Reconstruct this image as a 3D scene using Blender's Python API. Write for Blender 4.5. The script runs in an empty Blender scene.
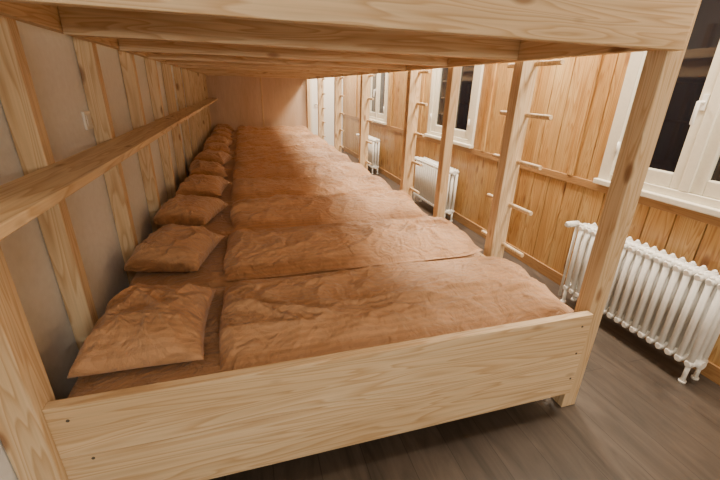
import bpy, bmesh, math, random
from mathutils import Vector, Matrix, noise
random.seed(4)
S=bpy.context.scene
COL=S.collection

# ---------------------------------------------------------------- materials
def newmat(name):
    m=bpy.data.materials.new(name); m.use_nodes=True
    nt=m.node_tree; b=nt.nodes['Principled BSDF']
    return m,nt,b
def N(nt,t,**k):
    n=nt.nodes.new(t)
    for a,v in k.items(): setattr(n,a,v)
    return n
def ramp(nt,stops):
    r=N(nt,'ShaderNodeValToRGB'); e=r.color_ramp.elements
    while len(e)<len(stops): e.new(0.5)
    for i,(p,c) in enumerate(stops):
        e[i].position=p; e[i].color=(c[0],c[1],c[2],1) if hasattr(c,'__len__') else (c,c,c,1)
    return r
def wood(name,axis,light,dark,knot=(0.16,0.06,0.02),rough=0.5,knots=True,vary=None,fine=1.0,knotr=0.11,patch=(0.86,0.80,0.72),kdens=1.0):
    m,nt,b=newmat(name)
    tc=N(nt,'ShaderNodeTexCoord')
    def mapped(al,ac):
        mp=N(nt,'ShaderNodeMapping'); s=[ac,ac,ac]; s['XYZ'.index(axis)]=al
        mp.inputs['Scale'].default_value=s; nt.links.new(tc.outputs['Object'],mp.inputs[0]); return mp
    m1=mapped(0.8,11*fine); n1=N(nt,'ShaderNodeTexNoise'); n1.inputs['Scale'].default_value=1.0
    n1.inputs['Detail'].default_value=2; n1.inputs['Roughness'].default_value=0.5; n1.inputs['Distortion'].default_value=0.5
    nt.links.new(m1.outputs[0],n1.inputs[0])
    mu=N(nt,'ShaderNodeMath',operation='MULTIPLY'); mu.inputs[1].default_value=14; nt.links.new(n1.outputs[0],mu.inputs[0])
    fr=N(nt,'ShaderNodeMath',operation='FRACT'); nt.links.new(mu.outputs[0],fr.inputs[0])
    m2=mapped(3.0,140*fine); n2=N(nt,'ShaderNodeTexNoise'); n2.inputs['Scale'].default_value=1; n2.inputs['Detail'].default_value=3
    nt.links.new(m2.outputs[0],n2.inputs[0])
    mid=[(a*0.75+c*0.25) for a,c in zip(light,dark)]
    r1=ramp(nt,[(0.0,light),(0.45,mid),(0.85,dark),(1.0,light)]); nt.links.new(fr.outputs[0],r1.inputs[0])
    r2=ramp(nt,[(0.3,0.86),(0.6,1.0)]); nt.links.new(n2.outputs[0],r2.inputs[0])
    mx=N(nt,'ShaderNodeMixRGB',blend_type='MULTIPLY'); mx.inputs[0].default_value=0.9
    nt.links.new(r1.outputs[0],mx.inputs[1]); nt.links.new(r2.outputs[0],mx.inputs[2])
    out=mx.outputs[0]
    m6=mapped(0.7,3.0); n6=N(nt,'ShaderNodeTexNoise'); n6.inputs['Scale'].default_value=1.3; n6.inputs['Detail'].default_value=3
    nt.links.new(m6.outputs[0],n6.inputs[0]); r6=ramp(nt,[(0.3,patch),(0.65,(1,1,1))]); nt.links.new(n6.outputs[0],r6.inputs[0])
    mx6=N(nt,'ShaderNodeMixRGB',blend_type='MULTIPLY'); mx6.inputs[0].default_value=1
    nt.links.new(out,mx6.inputs[1]); nt.links.new(r6.outputs[0],mx6.inputs[2]); out=mx6.outputs[0]
    if vary:
        ax,w,amt=vary
        sp=N(nt,'ShaderNodeSeparateXYZ'); nt.links.new(tc.outputs['Object'],sp.inputs[0])
        dv=N(nt,'ShaderNodeMath',operation='DIVIDE'); dv.inputs[1].default_value=w; nt.links.new(sp.outputs['XYZ'.index(ax)],dv.inputs[0])
        fl=N(nt,'ShaderNodeMath',operation='FLOOR'); nt.links.new(dv.outputs[0],fl.inputs[0])
        wn=N(nt,'ShaderNodeTexWhiteNoise',noise_dimensions='1D'); nt.links.new(fl.outputs[0],wn.inputs['W'])
        rr=ramp(nt,[(0,(1-amt*0.7,1-amt,1-amt*1.4)),(1,1.0)]); nt.links.new(wn.outputs[0],rr.inputs[0])
        m3=N(nt,'ShaderNodeMixRGB',blend_type='MULTIPLY'); m3.inputs[0].default_value=1
        nt.links.new(out,m3.inputs[1]); nt.links.new(rr.outputs[0],m3.inputs[2]); out=m3.outputs[0]
    if knots:
        m4=mapped(2.6*kdens,7.0*kdens); v=N(nt,'ShaderNodeTexVoronoi'); v.inputs['Scale'].default_value=1; v.inputs['Randomness'].default_value=1
        nt.links.new(m4.outputs[0],v.inputs[0])
        kr=ramp(nt,[(0.0,0.9),(knotr*0.55,0.75),(knotr,0.0)]); nt.links.new(v.outputs['Distance'],kr.inputs[0])
        m5=N(nt,'ShaderNodeMixRGB'); nt.links.new(kr.outputs[0],m5.inputs[0]); nt.links.new(out,m5.inputs[1]); m5.inputs[2].default_value=(*knot,1)
        out=m5.outputs[0]
    nt.links.new(out,b.inputs['Base Color'])
    b.inputs['Roughness'].default_value=rough
    bp=N(nt,'ShaderNodeBump'); bp.inputs['Strength'].default_value=0.12; bp.inputs['Distance'].default_value=0.004
    nt.links.new(n2.outputs[0],bp.inputs['Height']); nt.links.new(bp.outputs[0],b.inputs['Normal'])
    return m
PL=(0.76,0.60,0.39); PD=(0.59,0.40,0.22)
pine={a:wood('pine_'+a,a,PL,PD,knot=(0.22,0.10,0.04),rough=0.6,knotr=0.17,kdens=1.3) for a in 'XYZ'}
wallwood=wood('varnished_pine','Z',(0.64,0.44,0.20),(0.43,0.24,0.085),knot=(0.18,0.07,0.025),rough=0.33,vary=('Y',0.1457,0.22),knotr=0.19,patch=(0.80,0.63,0.44),kdens=1.15)
lowwood=wood('varnished_pine_rail','Y',(0.42,0.24,0.10),(0.32,0.17,0.07),rough=0.4)
panelwood=wood('veneer_panel','Z',(0.66,0.50,0.37),(0.62,0.46,0.33),knots=False)
def simple(name,col,rough=0.5,metal=0,bump=0,bscale=60,emit=None,lo=0.93):
    m,nt,b=newmat(name)
    tc=N(nt,'ShaderNodeTexCoord'); n=N(nt,'ShaderNodeTexNoise'); n.inputs['Scale'].default_value=bscale; n.inputs['Detail'].default_value=3
    nt.links.new(tc.outputs['Object'],n.inputs[0])
    r=ramp(nt,[(0.3,[c*lo for c in col]),(0.7,col)]); nt.links.new(n.outputs[0],r.inputs[0])
    nt.links.new(r.outputs[0],b.inputs['Base Color'])
    b.inputs['Roughness'].default_value=rough; b.inputs['Metallic'].default_value=metal
    if bump:
        bp=N(nt,'ShaderNodeBump'); bp.inputs['Strength'].default_value=bump; bp.inputs['Distance'].default_value=0.003
        nt.links.new(n.outputs[0],bp.inputs['Height']); nt.links.new(bp.outputs[0],b.inputs['Normal'])
    if emit:
        b.inputs['Emission Color'].default_value=(*emit[0],1); b.inputs['Emission Strength'].default_value=emit[1]
    return m
wall_beige=simple('painted_wallboard',(0.76,0.78,0.80),0.8,bump=0.8,bscale=30)
cream=simple('cream_paint',(0.76,0.71,0.58),0.4)
white=simple('white_enamel',(0.84,0.82,0.77),0.3)
whitew=simple('white_wall',(0.80,0.81,0.82),0.7)
metal=simple('steel',(0.6,0.58,0.55),0.3,1.0)
darkm=simple('dark_screw',(0.10,0.08,0.06),0.5,0.3)
dark=simple('dark_backing',(0.09,0.035,0.012),0.8)
ceilm=simple('ceiling_paint',(0.78,0.73,0.65),0.8)
glass=simple('night_glass',(0.012,0.012,0.016),0.04)
lampm=simple('lamp_opal',(0.9,0.85,0.75),0.4,emit=((1,0.87,0.70),6))
def floor_mat():
    m,nt,b=newmat('vinyl_plank_floor')
    tc=N(nt,'ShaderNodeTexCoord'); mp=N(nt,'ShaderNodeMapping'); mp.inputs['Rotation'].default_value=(0,0,math.pi/2)
    nt.links.new(tc.outputs['Object'],mp.inputs[0])
    br=N(nt,'ShaderNodeTexBrick'); br.inputs['Scale'].default_value=1; br.inputs['Brick Width'].default_value=1.2; br.inputs['Row Height'].default_value=0.18
    br.inputs['Mortar Size'].default_value=0.0016; br.offset=0.37
    br.inputs['Color1'].default_value=(0.078,0.060,0.047,1); br.inputs['Color2'].default_value=(0.060,0.046,0.036,1); br.inputs['Mortar'].default_value=(0.03,0.022,0.018,1)
    nt.links.new(mp.outputs[0],br.inputs[0])
    m2=N(nt,'ShaderNodeMapping'); m2.inputs['Scale'].default_value=(14,2.2,1); nt.links.new(tc.outputs['Object'],m2.inputs[0])
    n=N(nt,'ShaderNodeTexNoise'); n.inputs['Scale'].default_value=1; n.inputs['Detail'].default_value=8; n.inputs['Distortion'].default_value=1.2; n.inputs['Roughness'].default_value=0.65
    nt.links.new(m2.outputs[0],n.inputs[0]); r=ramp(nt,[(0.3,0.6),(0.7,1.4)]); nt.links.new(n.outputs[0],r.inputs[0])
    mx=N(nt,'ShaderNodeMixRGB',blend_type='MULTIPLY'); mx.inputs[0].default_value=1
    nt.links.new(br.outputs[0],mx.inputs[1]); nt.links.new(r.outputs[0],mx.inputs[2]); nt.links.new(mx.outputs[0],b.inputs['Base Color'])
    b.inputs['Roughness'].default_value=0.36
    return m
floorm=floor_mat()
def fabric(name,c1,c2):
    m,nt,b=newmat(name)
    tc=N(nt,'ShaderNodeTexCoord')
    w=N(nt,'ShaderNodeTexWave',wave_type='BANDS',bands_direction='Y'); w.inputs['Scale'].default_value=14; w.inputs['Distortion'].default_value=0.4; w.inputs['Detail Scale'].default_value=0.6
    nt.links.new(tc.outputs['Object'],w.inputs[0])
    rw=ramp(nt,[(0.42,0.0),(0.58,1.0)]); nt.links.new(w.outputs[1],rw.inputs[0])
    mx=N(nt,'ShaderNodeMixRGB'); nt.links.new(rw.outputs[0],mx.inputs[0]); mx.inputs[1].default_value=(*c1,1); mx.inputs[2].default_value=(*c2,1)
    oi=N(nt,'ShaderNodeObjectInfo'); ro=ramp(nt,[(0,0.86),(1,1.0)]); nt.links.new(oi.outputs['Random'],ro.inputs[0])
    mo=N(nt,'ShaderNodeMixRGB',blend_type='MULTIPLY'); mo.inputs[0].default_value=1
    nt.links.new(mx.outputs[0],mo.inputs[1]); nt.links.new(ro.outputs[0],mo.inputs[2])
    nt.links.new(mo.outputs[0],b.inputs['Base Color'])
    rr=ramp(nt,[(0,0.75),(1,0.45)]); nt.links.new(rw.outputs[0],rr.inputs[0]); nt.links.new(rr.outputs[0],b.inputs['Roughness'])
    b.inputs['Sheen Weight'].default_value=0.25; b.inputs['Sheen Roughness'].default_value=0.5
    n=N(nt,'ShaderNodeTexNoise'); n.inputs['Scale'].default_value=10; n.inputs['Detail'].default_value=6; n.inputs['Roughness'].default_value=0.55; n.inputs['Distortion'].default_value=1.8
    nt.links.new(tc.outputs['Object'],n.inputs[0])
    bp=N(nt,'ShaderNodeBump'); bp.inputs['Strength'].default_value=0.9; bp.inputs['Distance'].default_value=0.028
    nt.links.new(n.outputs[0],bp.inputs['Height']); nt.links.new(bp.outputs[0],b.inputs['Normal'])
    return m
duvetm=fabric('duvet_fabric',(0.56,0.31,0.155),(0.48,0.26,0.125))
sheetm=fabric('sheet_fabric',(0.54,0.31,0.165),(0.49,0.275,0.14))

# ---------------------------------------------------------------- mesh helpers
def bm_box(bm,x0,x1,y0,y1,z0,z1,mi=0):
    v=[bm.verts.new(p) for p in [(x0,y0,z0),(x1,y0,z0),(x1,y1,z0),(x0,y1,z0),(x0,y0,z1),(x1,y0,z1),(x1,y1,z1),(x0,y1,z1)]]
    for f in [(0,3,2,1),(4,5,6,7),(0,1,5,4),(1,2,6,5),(2,3,7,6),(3,0,4,7)]:
        bm.faces.new([v[i] for i in f]).material_index=mi
def bm_cyl(bm,p,q,r,seg=12,mi=0,r2=None):
    p=Vector(p);q=Vector(q); d=(q-p); L=d.length
    rot=d.to_track_quat('Z','Y').to_matrix().to_4x4()
    res=bmesh.ops.create_cone(bm,cap_ends=True,segments=seg,radius1=r,radius2=r if r2 is None else r2,depth=L,matrix=Matrix.Translation((p+q)/2)@rot)
    for v in res['verts']:
        for f in v.link_faces: f.material_index=mi; f.smooth=len(f.verts)==4
def finish(name,bm,mats,parent=None,bevel=0.0,smooth=False,seg=2):
    me=bpy.data.meshes.new(name); bmesh.ops.recalc_face_normals(bm,faces=bm.faces[:]); bm.to_mesh(me); bm.free()
    if not isinstance(mats,(list,tuple)): mats=[mats]
    for m in mats: me.materials.append(m)
    o=bpy.data.objects.new(name,me); COL.objects.link(o)
    if parent: o.parent=parent
    if smooth:
        for p in me.polygons: p.use_smooth=True
    if bevel:
        md=o.modifiers.new('bevel','BEVEL'); md.width=bevel; md.segments=seg; md.limit_method='ANGLE'; md.angle_limit=math.radians(40)
    return o
def boxes(name,L,mat,parent=None,bevel=0.003):
    bm=bmesh.new()
    for b in L: bm_box(bm,*b)
    return finish(name,bm,mat,parent,bevel)
def empty(name,loc=(0,0,0)):
    e=bpy.data.objects.new(name,None); e.empty_display_size=0.2; COL.objects.link(e); return e

XL,XR,YF,YB,ZC=-0.70,2.30,-3.0,9.2,2.6
P=0.70; Y0=1.03; NM=11; YE=Y0+0.02+P*NM
# ---------------------------------------------------------------- shell
boxes('floor',[(XL-0.1,XR+0.2,YF-0.1,YB+0.1,-0.1,0)],floorm,bevel=0)
boxes('ceiling',[(XL-0.1,XR+0.2,YF-0.1,YB+0.1,ZC,ZC+0.1)],ceilm,bevel=0)
boxes('wall_left',[(XL-0.1,XL,YF-0.1,YB+0.1,0,ZC)],wall_beige,bevel=0)
boxes('wall_front',[(XL,XR,YF-0.1,YF,0,ZC)],whitew,bevel=0)
boxes('wall_back',[(XL,XR,YB,YB+0.1,0,ZC)],whitew,bevel=0)
WC=[1.42,4.05,6.68,-1.21]; WH=0.47; WZ0,WZ1=0.90,2.15
bm=bmesh.new()
edges=[YF]+sorted([c-WH for c in WC]+[c+WH for c in WC])+[YB]
for i in range(len(edges)-1):
    a,b_=edges[i],edges[i+1]
    n=max(1,round((b_-a)/0.17)); w=(b_-a)/n
    inwin=any(abs((a+b_)/2-c)<WH-0.05 for c in WC)
    for j in range(n):
        s=a+j*w+0.0032; e=a+(j+1)*w-0.0032
        if inwin:
            bm_box(bm,XR,XR+0.02,s,e,0,WZ0); bm_box(bm,XR,XR+0.02,s,e,WZ1,ZC)
            bm_box(bm,XR+0.02,XR+0.03,s-0.004,e+0.004,0,WZ0,1); bm_box(bm,XR+0.02,XR+0.03,s-0.004,e+0.004,WZ1,ZC,1)
        else:
            bm_box(bm,XR,XR+0.02,s,e,0,ZC); bm_box(bm,XR+0.02,XR+0.03,s-0.004,e+0.004,0,ZC,1)
finish('wall_right',bm,[wallwood,dark],bevel=0.003)
boxes('baseboard_right',[(XR-0.015,XR,YF,YB,0,0.09)],lowwood)
boxes('trim_1',[(XR-0.012,XR,YF,YB,0.79,0.845)],lowwood)
bt=[]
for c in WC[:3]:
    for d in (-0.72,0.78,1.32): bt.append((XR-0.018,XR,c+d-0.022,c+d+0.022,0.845,ZC))
boxes('trim_2',bt,wallwood)

# ---------------------------------------------------------------- windows
def window(idx,c):
    W=empty('window_%d'%idx)
    a,b_=c-WH,c+WH; z0,z1=WZ0,WZ1
    cs=0.06
    boxes('casing',[(XR-0.028,XR,a-cs,a+0.02,z0-0.02,z1+cs),(XR-0.028,XR,b_-0.02,b_+cs,z0-0.02,z1+cs),(XR-0.028,XR,a-cs,b_+cs,z1,z1+cs)],cream,W)
    boxes('sill',[(XR-0.055,XR,a-cs-0.01,b_+cs+0.01,z0-0.055,z0-0.02)],cream,W,0.006)
    boxes('jamb',[(XR,XR+0.12,a,a+0.025,z0,z1),(XR,XR+0.12,b_-0.025,b_,z0,z1),(XR,XR+0.12,a,b_,z1-0.025,z1),(XR-0.02,XR+0.12,a,b_,z0-0.02,z0+0.02)],cream,W)
    st=0.085
    for s,(p,q) in enumerate([(a+0.025,c-0.002),(c+0.002,b_-0.025)]):
        x0,x1=XR-0.005,XR+0.05
        boxes('sash_%d'%(s+1),[(x0,x1,p,p+st,z0+0.02,z1-0.025),(x0,x1,q-st,q,z0+0.02,z1-0.025),(x0,x1,p+st,q-st,z0+0.02,z0+0.02+st),(x0,x1,p+st,q-st,z1-0.025-st,z1-0.025)],cream,W,0.008)
        boxes('glass_%d'%(s+1),[(x0+0.022,x0+0.03,p+st-0.005,q-st+0.005,z0+0.02+st-0.005,z1-0.02-st)],glass,W,0)
    boxes('cover_strip',[(XR-0.02,XR-0.005,c-0.028,c+0.028,z0+0.02,z1-0.025)],cream,W,0.006)
    bm=bmesh.new()
    hy=c+0.052
    bm_box(bm,XR-0.014,XR-0.005,hy-0.014,hy+0.014,1.34,1.42)
    bm_cyl(bm,(XR-0.014,hy,1.38),(XR-0.05,hy,1.38),0.008)
    bm_cyl(bm,(XR-0.05,hy,1.385),(XR-0.05,hy,1.27),0.009)
    finish('handle',bm,white,W,0.002)
    bm=bmesh.new()
    for z in (1.05,2.0):
        for yy in (a+0.03,b_-0.03): bm_cyl(bm,(XR-0.034,yy,z),(XR-0.034,yy,z+0.08),0.008)
    finish('hinges',bm,white,W)
for i,c in enumerate(WC): window(i+1,c)

# ---------------------------------------------------------------- radiators
def radiator(c,L=0.88):
    R=empty('radiator')
    n=int(L/0.05); pitch=L/n; x0,x1=2.10,2.235; zb,zt=0.09,0.60
    bm=bmesh.new(); 
    for i in range(n):
        y=c-L/2+pitch*(i+0.5)
        for z in (zb+0.03,zt-0.03):
            bm_cyl(bm,(x0+0.012,y,z),(x1-0.012,y,z),0.021,12)
            bm_cyl(bm,(x0,y,z),(x0+0.012,y,z),0.014,12,r2=0.021)
            bm_cyl(bm,(x1-0.012,y,z),(x1,y,z),0.021,12,r2=0.014)
        for x in (x0+0.018,(x0+x1)/2,x1-0.018):
            bm_cyl(bm,(x,y,zb+0.012),(x,y,zt-0.012),0.0155,12)
            bm_cyl(bm,(x,y,zt-0.014),(x,y,zt),0.0155,12,r2=0.006)
    for z in (zb+0.03,zt-0.03):
        bm_cyl(bm,((x0+x1)/2,c-L/2-0.008,z),((x0+x1)/2,c+L/2+0.008,z),0.024,14)
    finish('columns',bm,white,R)
    bm=bmesh.new()
    for y in (c-L/2+pitch*0.5,c+L/2-pitch*0.5):
        for x in (x0+0.02,x1-0.02):
            bm_cyl(bm,(x,y,zb+0.03),(x,y,0),0.011,10)
            bm_cyl(bm,(x,y,0.012),(x,y,0),0.018,10)
    finish('feet',bm,white,R)
    bm=bmesh.new(); ye=c+L/2; xm=(x0+x1)/2
    bm_cyl(bm,(xm,ye,zt-0.03),(xm,ye+0.06,zt-0.03),0.012)
    bm_cyl(bm,(xm,ye+0.06,zt-0.045),(xm,ye+0.06,0.0),0.009)
    bm_cyl(bm,(xm,ye+0.06,zt-0.03),(xm-0.085,ye+0.06,zt-0.03),0.021,16)
    bm_cyl(bm,(xm-0.085,ye+0.06,zt-0.03),(xm-0.10,ye+0.06,zt-0.03),0.021,16,r2=0.013)
    finish('thermostat_valve',bm,white,R)
for c in WC: radiator(c)

# ---------------------------------------------------------------- bunk structure
B=empty('bunk_bed')
PX0,PX1=1.375,1.44
posts=[1.80,2.50,3.20,4.60,6.0,7.4,YE-0.05]
boxes('front_board',[(-0.60,1.335,Y0-0.035,Y0-0.001,0.13,0.352),(-0.60,1.335,Y0-0.035,Y0-0.001,0.3535,0.552)],pine['X'],B,0.002)
bm=bmesh.new()
for (x,z) in [(-0.55,0.50),(-0.55,0.18),(1.29,0.50),(1.31,0.22),(-0.52,0.34),(1.30,0.36)]:
    bm_cyl(bm,(x,Y0-0.0365,z),(x,Y0-0.034,z),0.005,10)
finish('screws',bm,darkm,B)
PB=[(PX0,PX1,y-0.035,y+0.035,0,2.2) for y in posts]+[(1.355,1.435,Y0,Y0+0.075,0,2.2)]
boxes('posts',PB,pine['Z'],B,0.004)
boxes('left_post',[(-0.698,-0.60,Y0-0.06,Y0+0.04,0,2.2)],pine['Z'],B,0.004)
st=[]
y=1.495
while y<YE: st.append((-0.698,-0.625,y-0.03,y+0.03,0.0,2.2)); y+=0.70
boxes('wall_studs',st,pine['Z'],B,0.004)
boxes('side_rail_lower',[(1.33,1.354,Y0,YE,0.13,0.47)],pine['Y'],B)
boxes('base_slab',[(-0.61,1.325,Y0,YE,0.27,0.30)],pine['X'],B)
UZ=1.54
boxes('upper_front_beam',[(-0.698,1.375,Y0-0.035,Y0-0.001,UZ,UZ+0.16),(-0.698,1.375,Y0-0.035,Y0-0.001,UZ+0.162,UZ+0.36)],pine['X'],B,0.003)
boxes('upper_side_rail',[(1.32,1.354,Y0,YE,UZ+0.005,UZ+0.20)],pine['Y'],B)
boxes('wall_ledger',[(-0.624,-0.585,Y0,YE,UZ+0.02,UZ+0.12)],pine['Y'],B)
js=[]
y=1.77
while y<YE-0.1: js.append((-0.584,1.319,y-0.03,y+0.03,UZ+0.01,UZ+0.13)); y+=0.70
js.append((-0.584,1.319,1.10,1.16,UZ+0.03,UZ+0.13))
boxes('deck_joists',js,pine['X'],B,0.003)
dk=[]; x=-0.57
while x<1.30:
    dk.append((x,x+0.145,Y0,YE,UZ+0.131,UZ+0.15)); x+=0.152
boxes('deck_boards',dk,pine['Y'],B,0.002)
boxes('end_panel',[(-0.698,0.42,YE+0.0,YE+0.03,0,2.5),(0.424,1.455,YE+0.0,YE+0.03,0,2.5)],panelwood,B,0.003)
boxes('end_trim',[(0.405,0.44,YE-0.012,YE,0.5,UZ+0.13)],pine['Z'],B,0.003)
boxes('wall_shelf',[(-0.624,-0.46,0.55,YE-0.02,1.113,1.140)],pine['Y'],None,0.003)
for yl in (1.80,3.20,4.60,6.0,7.4):
    bm=bmesh.new()
    bm_box(bm,PX1+0.001,PX1+0.042,yl-0.02,yl+0.02,0.0,2.2)
    for i in range(8):
        z=0.29+0.25*i
        bm_cyl(bm,(PX1+0.024,yl-0.20,z),(PX1+0.024,yl+0.20,z),0.0125,14)
    finish('ladder',bm,pine['Z'],None,0.002)
bm=bmesh.new(); bm_box(bm,XL,XL+0.010,2.075,2.155,1.19,1.27); bm_box(bm,XL+0.010,XL+0.014,2.09,2.14,1.205,1.255)
finish('light_switch',bm,white,None,0.003)
D=empty('door_1')
boxes('leaf',[(1.56,2.20,YB-0.035,YB-0.002,0.005,2.05)],white,D)
boxes('frame',[(1.50,1.56,YB-0.05,YB-0.001,0,2.11),(2.20,2.26,YB-0.05,YB-0.001,0,2.11),(1.56,2.20,YB-0.05,YB-0.001,2.05,2.11)],cream,D)
bm=bmesh.new(); bm_cyl(bm,(1.63,YB-0.035,1.03),(1.63,YB-0.08,1.03),0.009); bm_cyl(bm,(1.62,YB-0.08,1.03),(1.74,YB-0.08,1.03),0.009); finish('handle',bm,metal,D)

# ---------------------------------------------------------------- bedding
def fb(v,o=3):
    return noise.fractal(v,1.0,2.0,o)
def ridge(v,k=2.2):
    return max(0.0,1-abs(noise.noise(v))*k)**2
MX0,MX1=-0.605,1.318
for i in range(NM):
    ya=Y0+0.012+P*i; yb=ya+P-0.012
    bm=bmesh.new(); bm_box(bm,MX0,MX1,ya,yb,0.301,0.50)
    finish('mattress',bm,sheetm,None,0.04,True,4)
    nx,ny=(300,130) if i<3 else (130,60)
    bm=bmesh.new(); seed=Vector((i*7.3,i*3.1,i*1.7))
    x0=-0.145+random.uniform(-0.012,0.012); x1=MX1+0.03-random.uniform(0,0.04)*(i>0)
    G=[]
    yc=(ya+yb)/2; hw=(yb-ya)/2-0.006
    hb=0.090+random.uniform(-0.008,0.012)
    for a in range(nx+1):
        row=[]
        u=a/nx
        for b_ in range(ny+1):
            v=2*b_/ny-1
            x=x0+(x1-x0)*u
            yy=yc+hw*v
            hx=0.024*noise.noise(Vector((yy*5,i,0)))
            prof=(max(0.0,1-abs(v)**2.0))**0.80
            eu=min(1,(u)/0.07); eu=math.sqrt(max(0,1-(1-eu)**2))
            ev=min(1,(1-u)/0.09); ev=math.sqrt(max(0,1-(1-ev)**2))
            z=0.484+(hb+0.018)*prof*(0.40+0.60*eu)*ev
            q=Vector((x*1.6,yy*5.5,0))+seed
            w=Vector((noise.noise(q*0.7),noise.noise(q*0.7+Vector((9,9,9))),0))
            f1=fb(Vector((x*1.8,yy*4.5,0))+seed+w*0.9,2)*0.018
            f2=ridge(Vector((x*1.6+yy*1.2,yy*5-x*1.6,3))+seed+w*1.2)*0.023
            f3=ridge(Vector((x*4.5,yy*5+x*2,6))+seed+w*1.4)*0.015
            f5=ridge(Vector((x*9-yy*6,yy*9+x*3,11))+seed+w*2)*0.008
            f6=ridge(Vector((x*17+yy*4,yy*15-x*6,17))+seed+w*3)*0.004
            z+=(f1+f2+f3+f5+f6-0.015)*prof*ev
            if z<0.5015: z=0.5015
            end=max(0,(u-0.86)/0.14); squeeze=1-0.15*end*end
            row.append(bm.verts.new((x+hx*(1-u)+0.02*noise.noise(Vector((yy*4,i,5)))*u,yc+(yy-yc)*squeeze+0.008*noise.noise(Vector((x*4,i,v)))*v,z)))
        G.append(row)
    for a in range(nx):
        for b_ in range(ny): bm.faces.new((G[a][b_],G[a+1][b_],G[a+1][b_+1],G[a][b_+1]))
    finish('duvet',bm,duvetm,None,0,True)
    n=64 if i<4 else 36; bm=bmesh.new(); A,Bb,T=0.200,0.245,0.12
    rot=[-0.03,-0.24,-0.30,-0.12,0.1,-0.2,0.05,-0.15,0.1,0,0.1][i]
    cx=[-0.385,-0.40,-0.405,-0.38,-0.40,-0.39,-0.385,-0.39,-0.385,-0.39,-0.385][i]; cy=yc-0.02
    if i: A,Bb=0.185,0.235; cy=yc-0.005
    cr,sr=math.cos(rot),math.sin(rot)
    rows={}
    for side in (1,-1):
        for a in range(n+1):
            for b_ in range(n+1):
                if side==-1 and (a in(0,n) or b_ in (0,n)): rows[(side,a,b_)]=rows[(1,a,b_)]; continue
                u=2*a/n-1; v=2*b_/n-1
                t=T*((1-abs(u)**2.8)*(1-abs(v)**2.8))**0.5
                px=A*u*(1-0.09*(1-v*v)*abs(u)); py=Bb*v*(1-0.08*(1-u*u)*abs(v))
                q=Vector((px*6,py*6,0))+seed
                wv=Vector((noise.noise(q*0.6),noise.noise(q*0.6+Vector((5,5,5))),0))
                wr=ridge(q+wv)*0.019+ridge(q*2+wv)*0.009+fb(q*2.6,2)*0.004-0.009
                if side==1: z=t+wr*min(1,t/T*1.6)-0.018*u*(t/T)
                else: z=-0.27*t
                zz=0.536+z+0.008*(u*u*v*v)
                rows[(side,a,b_)]=bm.verts.new((max(cx+px*cr-py*sr,-0.618),cy+px*sr+py*cr,zz))
    for side in (1,-1):
        for a in range(n):
            for b_ in range(n):
                f=[rows[(side,a,b_)],rows[(side,a+1,b_)],rows[(side,a+1,b_+1)],rows[(side,a,b_+1)]]
                if side==-1: f.reverse()
                bm.faces.new(f)
    finish('pillow',bm,duvetm,None,0,True)

# ---------------------------------------------------------------- lamps
LC=(1,0.87,0.70)
def lamp(x,y,power,size=0.45):
    L=empty('ceiling_lamp')
    bm=bmesh.new()
    bm_cyl(bm,(x,y,ZC-0.02),(x,y,ZC-0.001),0.25,40)
    finish('base',bm,white,L)
    bm=bmesh.new(); bmesh.ops.create_uvsphere(bm,u_segments=32,v_segments=16,radius=0.23,matrix=Matrix.Translation((x,y,ZC-0.02))@Matrix.Diagonal((1,1,0.33,1)))
    bmesh.ops.delete(bm,geom=[v for v in bm.verts if v.co.z>ZC-0.019],context='VERTS')
    finish('shade',bm,lampm,L,0,True)
    ld=bpy.data.lights.new('bulb','AREA'); ld.shape='DISK'; ld.size=size; ld.energy=power; ld.color=LC
    lo=bpy.data.objects.new('bulb',ld); lo.location=(x,y,ZC-0.11); COL.objects.link(lo); lo.parent=L
for y_,p in ((1.0,58),(2.6,82),(4.4,82),(6.3,80),(8.2,85)): lamp(1.98,y_,p)
lamp(0.6,-1.6,14)  # unseen extra lamp behind the camera, added as fill for the front
FL=empty('fill_lamp')  # added fill light on the unseen rear wall, reaches beneath the upper deck
bm=bmesh.new(); bm_box(bm,0.05,0.95,YF+0.001,YF+0.05,1.30,1.50); finish('housing',bm,white,FL,0.01)
bm=bmesh.new(); bm_box(bm,0.08,0.92,YF+0.05,YF+0.07,1.32,1.48); finish('diffuser',bm,lampm,FL,0.01)
ld=bpy.data.lights.new('fill_light','AREA'); ld.shape='RECTANGLE'; ld.size=0.84; ld.size_y=0.16; ld.energy=48; ld.color=LC
lo=bpy.data.objects.new('fill_light',ld); lo.location=(0.5,YF+0.09,1.40); lo.rotation_euler=(math.radians(90),0,0); COL.objects.link(lo); lo.parent=FL

w=bpy.data.worlds.new('night'); S.world=w; w.use_nodes=True
w.node_tree.nodes['Background'].inputs[0].default_value=(0.01,0.012,0.02,1)

# ---------------------------------------------------------------- camera
Yc=Vector((-120,155,-375)).normalized()
Xc=Vector((1290,115,-375)); Xc=(Xc-Yc*Xc.dot(Yc)).normalized()
Zc=Xc.cross(Yc)
M=Matrix((Xc,Yc,Zc))
cd=bpy.data.cameras.new('camera'); cd.sensor_width=36; cd.lens=18.75; cd.clip_start=0.02
co=bpy.data.objects.new('camera',cd); COL.objects.link(co)
co.matrix_world=Matrix.Translation((0,0,1.4))@M.to_4x4()
S.camera=co
